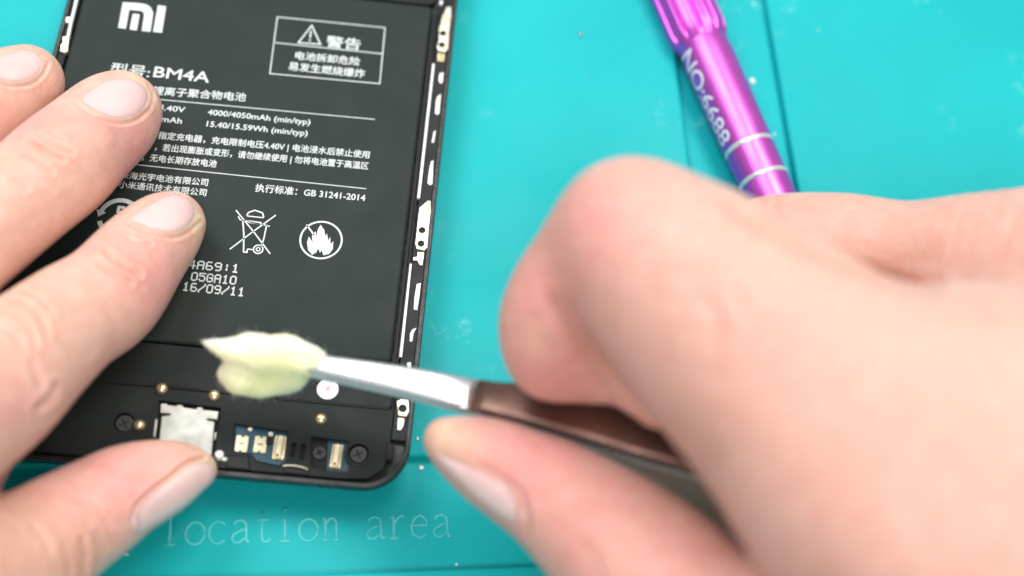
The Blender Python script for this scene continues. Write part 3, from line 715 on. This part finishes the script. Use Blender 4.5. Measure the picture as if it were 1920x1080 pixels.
# ---- the hand that steadies the phone
LH = Body()
LH.add([(-650, 800, 36, 330), (-420, 800, 32, 330), (-230, 800, 26, 250)], 14)
LH.add([(50, 152, 15.2, 68), (10, 176, 16, 82), (-60, 222, 20, 90), (-170, 300, 26, 100), (-330, 430, 36, 130), (-480, 560, 44, 170)], 2)
LH.add([(226, 208, 15.2, 76), (205, 228, 15.8, 88), (160, 268, 18, 94), (112, 312, 22, 101), (40, 372, 25, 100), (-60, 450, 29, 106), (-200, 540, 36, 130), (-380, 650, 44, 170)], 3)
LH.add([(322, 420, 13.8, 62), (301, 439, 14.5, 75), (262, 481, 16, 87), (202, 555, 20, 101), (130, 602, 24, 107), (60, 660, 28, 118), (-40, 740, 33, 140), (-200, 800, 40, 180), (-380, 800, 44, 200)], 3)
LH.add([(368, 882, 11.6, 38), (342, 884, 12.2, 53), (298, 898, 13.2, 73), (236, 921, 14.5, 88), (180, 955, 16, 98), (120, 992, 18, 108), (0, 1066, 24, 130), (-150, 1080, 32, 160), (-350, 980, 42, 220)], 3)
cr = [
 # nail folds
 ([(139, 190), (162, 208), (199, 226), (231, 231), (259, 223), (281, 203)], 3.2, .55), ([(281, 203), (288, 180), (278, 158)], 2.6, .3),
 ([(228, 413), (259, 427), (296, 440), (324, 445), (352, 436), (376, 415)], 3.2, .5), ([(231, 413), (262, 388), (290, 370)], 2.6, .25),
 ([(-10, 154), (28, 161), (60, 156), (80, 140), (90, 118)], 3.2, .5),
 ([(252, 985), (250, 955), (283, 920), (320, 892), (352, 866), (382, 858)], 3.5, .55),
 # joint wrinkles, middle finger
 ([(55, 262), (80, 280), (118, 300)], 4.5, .42), ([(72, 252), (100, 272), (136, 288)], 4, .32), ([(40, 288), (66, 302), (98, 326)], 4, .3), ([(96, 250), (120, 262)], 3.5, .25),
 ([(20, 330), (50, 352)], 6, .25),
 # index: last joint and middle joint
 ([(196, 470), (222, 492), (262, 515)], 5, .5), ([(180, 490), (212, 512), (246, 530)], 4.5, .36), ([(238, 446), (258, 455), (282, 458)], 3.5, .3), ([(220, 462), (244, 474), (270, 480)], 3.2, .22),
 ([(18, 560), (50, 572), (78, 596), (88, 630)], 5.5, .4), ([(2, 580), (36, 592), (60, 618), (66, 650)], 5, .36), ([(38, 545), (72, 560), (100, 590)], 5, .3), ([(-10, 610), (20, 620), (42, 650)], 5, .32), ([(60, 680), (76, 720)], 7, .3),
 ([(104, 722), (96, 745), (70, 765)], 7, .5),
 # thumb
 ([(152, 1010), (160, 1040), (158, 1075)], 5, .55), ([(120, 1020), (128, 1050), (130, 1080)], 5, .3), ([(180, 1000), (196, 1030)], 5, .3), ([(150, 940), (178, 955), (205, 985)], 6, .2), ([(60, 985), (85, 1010), (92, 1040)], 6, .25), ([(205, 960), (228, 985)], 4, .2),
]
tn = [(0, 250, 300, 90, .55), (0, 215, 260, 60, .35), (0, 300, 520, 95, .55), (0, 60, 225, 80, .5), (0, 230, 880, 110, .7), (0, 150, 900, 100, .45), (0, 320, 850, 60, .4),
      (1, 372, 415, 30, .75), (1, 350, 355, 26, .7), (1, 378, 465, 30, .45), (1, 255, 142, 26, .55), (1, 292, 190, 20, .35), (1, 395, 868, 32, .6), (1, 340, 935, 40, .35), (1, 100, 105, 25, .45),
      (2, 70, 600, 80, .22), (2, 90, 275, 60, .2), (2, 225, 500, 60, .2), (2, 140, 1050, 70, .35), (2, 20, 1000, 120, .2), (0, 40, 760, 90, .35)]
nl = [([(150, 186), (172, 205), (202, 219), (232, 223), (258, 215), (275, 197), (279, 176), (268, 158), (244, 146), (212, 146), (180, 160)], .34),
      ([(238, 411), (264, 424), (298, 434), (326, 437), (350, 428), (366, 408), (366, 386), (350, 366), (322, 361), (290, 376), (262, 394)], .34),
      ([(-30, 150), (0, 150), (30, 155), (58, 150), (76, 135), (82, 116), (70, 99), (48, 93), (20, 99), (-8, 110), (-30, 122)], .32),
      ([(252, 1004), (252, 960), (284, 924), (322, 897), (355, 870), (384, 862), (408, 874), (404, 900), (372, 934), (326, 966), (284, 992)], .38)]
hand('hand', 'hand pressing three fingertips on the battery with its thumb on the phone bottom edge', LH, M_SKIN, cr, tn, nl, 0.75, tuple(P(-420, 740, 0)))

# ---- the hand that works with the tweezers
RH = Body()
RH.add([(1178, 432, 59, 128), (1215, 455, 61, 138), (1400, 560, 65, 158), (1640, 715, 67, 195), (1900, 820, 64, 290), (2250, 950, 60, 370), (2700, 1100, 55, 380)], 8)
RH.add([(1225, 500, 60, 130), (1310, 600, 62, 178), (1490, 790, 64, 205), (1740, 1010, 62, 280), (2100, 1150, 56, 330)], 10)
RH.add([(1040, 690, 41, 62), (1035, 655, 43, 92), (1042, 590, 47, 104), (1095, 510, 52, 112), (1178, 440, 57, 122)], 4)
RH.add([(1310, 560, 26, 80), (1420, 472, 27, 96), (1560, 461, 29, 100), (1700, 488, 33, 112), (1860, 500, 40, 142), (2100, 560, 48, 220), (2300, 700, 52, 300)], 3)
RH.add([(1290, 790, 34, 50), (1400, 850, 42, 80), (1600, 950, 46, 130)], 5)
RH.add([(1170, 722, 43, 38), (1235, 755, 46, 50)], 4)
RH.add([(1100, 712, 38, 34), (1115, 670, 42, 76), (1130, 580, 48, 90), (1200, 500, 54, 110)], 4)
RH.add([(1110, 822, 20, 34), (1185, 836, 18, 48), (1240, 870, 18, 62), (1310, 910, 20, 80), (1430, 1000, 25, 110), (1650, 1060, 34, 160), (2000, 1100, 40, 260)], 4)
RH.add([(1330, 600, 42, 110), (1480, 680, 42, 130), (1700, 740, 44, 160), (2000, 800, 48, 230)], 6)
RH.add([(1300, 720, 30, 100), (1450, 800, 32, 150), (1700, 900, 38, 200)], 6)
RH.add([(1500, 700, 32, 90), (1700, 700, 36, 120), (1950, 700, 44, 180)], 8)
RH.add([(838, 826, 29, 44), (870, 842, 30, 62), (920, 866, 31, 82), (985, 900, 32, 96), (1060, 945, 34, 112), (1200, 1060, 38, 148), (1360, 1210, 42, 180), (1700, 1350, 48, 230), (2100, 1250, 52, 300)], 4)
cr2 = [([(1040, 570), (1062, 610), (1110, 685), (1150, 745)], 14, .35), ([(1320, 560), (1350, 600), (1340, 650)], 12, .25), ([(1380, 540), (1400, 590)], 12, .2),
       ([(990, 1000), (986, 960), (976, 925), (940, 895), (895, 868)], 7, .25), ([(1080, 1010), (1110, 1040), (1120, 1080)], 12, .15),
       ([(1360, 385), (1440, 432), (1560, 490), (1690, 530), (1760, 545)], 13, .5), ([(1455, 380), (1465, 420)], 8, .3), ([(1430, 378), (1438, 410)], 7, .25)]
tn2 = [(0, 1090, 420, 130, .6), (0, 1020, 560, 120, .75), (0, 1010, 690, 110, .8), (0, 1180, 720, 90, .5), (0, 990, 850, 130, .9), (0, 1100, 960, 130, .6), (0, 1250, 1050, 120, .5), (0, 1450, 620, 120, .15),
       (1, 830, 815, 36, .6), (1, 870, 830, 30, .35), (2, 1300, 820, 90, .25), (2, 1680, 520, 60, .25), (1, 1000, 640, 40, .25)]
nl2 = [([(806, 842), (838, 858), (880, 872), (920, 892), (960, 918), (978, 945), (982, 985), (950, 976), (905, 944), (862, 905), (826, 870)], .2)]
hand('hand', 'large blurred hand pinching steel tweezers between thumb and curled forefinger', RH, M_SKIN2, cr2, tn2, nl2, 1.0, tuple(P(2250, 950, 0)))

# ------------------------------------------------------------------ tweezers and cotton
tw = thing('tweezers', 'shiny steel tweezers with a dark brown rear part, reaching from the hand to the cotton wad', 'tweezers', tuple(P(900, 750, 0)))
def arm(nodes, th=.9, roll=((0, 0), (.385, 0), (.44, 17), (1, 20))):
    """nodes (px, py, z, width mm): a flat tapered bar with rounded edges"""
    q = np.array([[*P(a, b, z), wd] for a, b, z, wd in nodes]); q = catmull(q, 6); V = []; Fc = []; n = 12
    cyc = [(math.copysign(abs(math.cos(t)) ** .4, math.cos(t)), math.copysign(abs(math.sin(t)) ** .8, math.sin(t))) for t in [2 * math.pi * k / n for k in range(n)]]
    for i in range(len(q)):
        t = q[min(i + 1, len(q) - 1), :3] - q[max(i - 1, 0), :3]; t /= np.linalg.norm(t)
        s_ = np.cross(t, (0, 0, 1)); s_ /= np.linalg.norm(s_); u_ = np.cross(s_, t)
        ra = math.radians(np.interp(i / (len(q) - 1), [a for a, _ in roll], [b for _, b in roll]))
        s_, u_ = s_ * math.cos(ra) + u_ * math.sin(ra), u_ * math.cos(ra) - s_ * math.sin(ra)
        for a, b in cyc: V.append(q[i, :3] + s_ * a * q[i, 3] / 2 + u_ * b * th / 2 * (1 + .12 * (1 - abs(a))))
    for i in range(len(q) - 1):
        for k in range(n): Fc.append([i * n + k, i * n + (k + 1) % n, (i + 1) * n + (k + 1) % n, (i + 1) * n + k])
    Fc += [list(range(n))[::-1], [len(V) - n + k for k in range(n)]]
    return V, Fc
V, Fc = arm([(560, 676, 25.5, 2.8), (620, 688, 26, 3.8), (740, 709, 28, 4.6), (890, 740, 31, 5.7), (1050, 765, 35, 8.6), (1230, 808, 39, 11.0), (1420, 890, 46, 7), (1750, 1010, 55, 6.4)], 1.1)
cut = 18 * 12                                   # ring where the dark brown rear part begins
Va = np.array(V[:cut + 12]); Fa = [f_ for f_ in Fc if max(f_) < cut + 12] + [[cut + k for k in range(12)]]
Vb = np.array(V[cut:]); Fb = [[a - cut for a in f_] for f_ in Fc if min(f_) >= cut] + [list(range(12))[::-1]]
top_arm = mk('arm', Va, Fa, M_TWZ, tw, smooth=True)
mk('grip', Vb + (0, 0, .12), Fb, M_BROWN, tw, smooth=True)['label'] = 'dark brown rear part of the tweezers inside the hand'
mk('arm', *arm([(560, 690, 23, 2.2), (620, 700, 23, 3.0), (740, 722, 24.5, 3.8), (890, 758, 27, 4.4), (1050, 797, 30.5, 5.2), (1230, 848, 36, 6.0), (1420, 900, 43, 6.4), (1750, 1012, 53.6, 6.4)], 1.0), M_TWZ, tw, smooth=True)

CB = Body()
CB.add([(380, 641, 25, 4), (408, 650, 25, 15), (448, 657, 25, 28), (500, 661, 25, 35), (550, 668, 25, 35), (595, 682, 25, 23), (614, 690, 25, 14)], 2)
CB.add([(428, 703, 20, 23), (460, 712, 20, 32), (515, 713, 20, 32), (550, 706, 21, 26)], 2)
CB.add([(450, 688, 22, 26), (540, 690, 22, 30)], 2)
V, Q = CB.mesh(.45)
def vnoise(X, sc_, seed):
    r_ = np.random.default_rng(seed); o_ = np.zeros(len(X))
    for i in range(14):
        d = r_.normal(size=3); d /= np.linalg.norm(d); fr = sc_ * (0.6 + r_.random() * 1.8); o_ += np.sin(X @ d * fr + r_.random() * 6.28) / 14 ** .5
    return o_
V = V + CB.grad(V) * (vnoise(V, .8, 1) * .2 + vnoise(V, 2.6, 2) * .07)[:, None]
cot = thing('cotton_wad', 'small pale yellow cotton wad gripped in the tweezer tips above the phone', 'cotton wad', tuple(P(490, 685, 20)))
mk('wad', V, Q.tolist(), M_COTTON, cot, smooth=True)
fb = []; Nn = CB.grad(V)
for i in rng.choice(len(V), 800, replace=False):
    p = V[i]; d = Nn[i] * .5 + rng.normal(size=3) * .5; d /= np.linalg.norm(d); L_ = .45 + rng.random() * .8; b_ = rng.normal(size=3) * .35
    fb.append(tube([p - Nn[i] * .2, p + d * L_ * .5 + b_ * .3, p + d * L_ + b_], [.022, .02, .01], 4, up=(.3, .5, .8)))
tag(mk('loose_fibres', *joinm(fb), M_COTTON, cot), kind='stuff')

# ------------------------------------------------------------------ crumbs on the mat
def blob(px, py, z, r, sq=(1, 1, 1), seed=0, spike=.25):
    bm = bmesh.new(); bmesh.ops.create_icosphere(bm, subdivisions=2, radius=1); rr = np.random.default_rng(seed)
    d = rr.normal(size=(3, 3)); c = P(px, py, z + r * sq[2] * .7); V = []
    for v in bm.verts:
        q = np.array(v.co[:]); k = 1 + spike * math.sin(q @ d[0] * 2.2 + 1) + spike * .6 * math.sin(q @ d[1] * 3.3)
        V.append(c + q * k * r * np.array(sq))
    Fc = [[v.index for v in f_.verts] for f_ in bm.faces]; bm.free(); return V, Fc
def crumb(name, label, cat, px, py, r, m, sq=(1, 1, .7), z=0.0, seed=0, group=None):
    o = mk(name, *blob(px, py, z, r, sq, seed), m, None, smooth=True); tag(o, label, cat, group); return o
crumb('solder_bead', 'tiny dark metal bead lying alone on the mat between phone and screwdriver', 'solder bead', 1090, 64, .42, M_SOLDER, seed=3)
gr = 'white crumbs scattered on the mat'
crumb('crumb', 'largest white crumb, touching the right flank of the screwdriver barrel', 'crumb', 1410, 152, .5, M_CRUMB, (1.1, 1.6, .6), RC, 1, gr)
crumb('crumb', 'tiny white crumb by the silver ring of the screwdriver', 'crumb', 1452, 252, .25, M_CRUMB, (1, 1, .6), RC, 2, gr)
crumb('crumb', 'white crumb in the tool groove at the top edge of the photo', 'crumb', 1413, 7, .28, M_CRUMB, (1, 1, .6), RC, 3, gr)
crumb('crumb', 'white crumb just off the rounded phone corner, under the thumb tip', 'crumb', 790, 877, .42, M_CRUMB, (1.1, .9, .6), RC, 4, gr)
crumb('crumb', 'small white crumb between the phone edge and the thumb tip', 'crumb', 783, 822, .33, M_CRUMB, (.8, 1.2, .6), 0, 5, gr)
crumb('crumb', 'thin white shaving beside the thumb of the pressing hand', 'crumb', 236, 1039, .4, M_CRUMB, (1.5, .4, .4), RC, 6, gr)
crumb('crumb', 'white crumb near the lower border line of the moulded words', 'crumb', 856, 1059, .22, M_CRUMB, (1, 1, .6), RC, 7, gr)
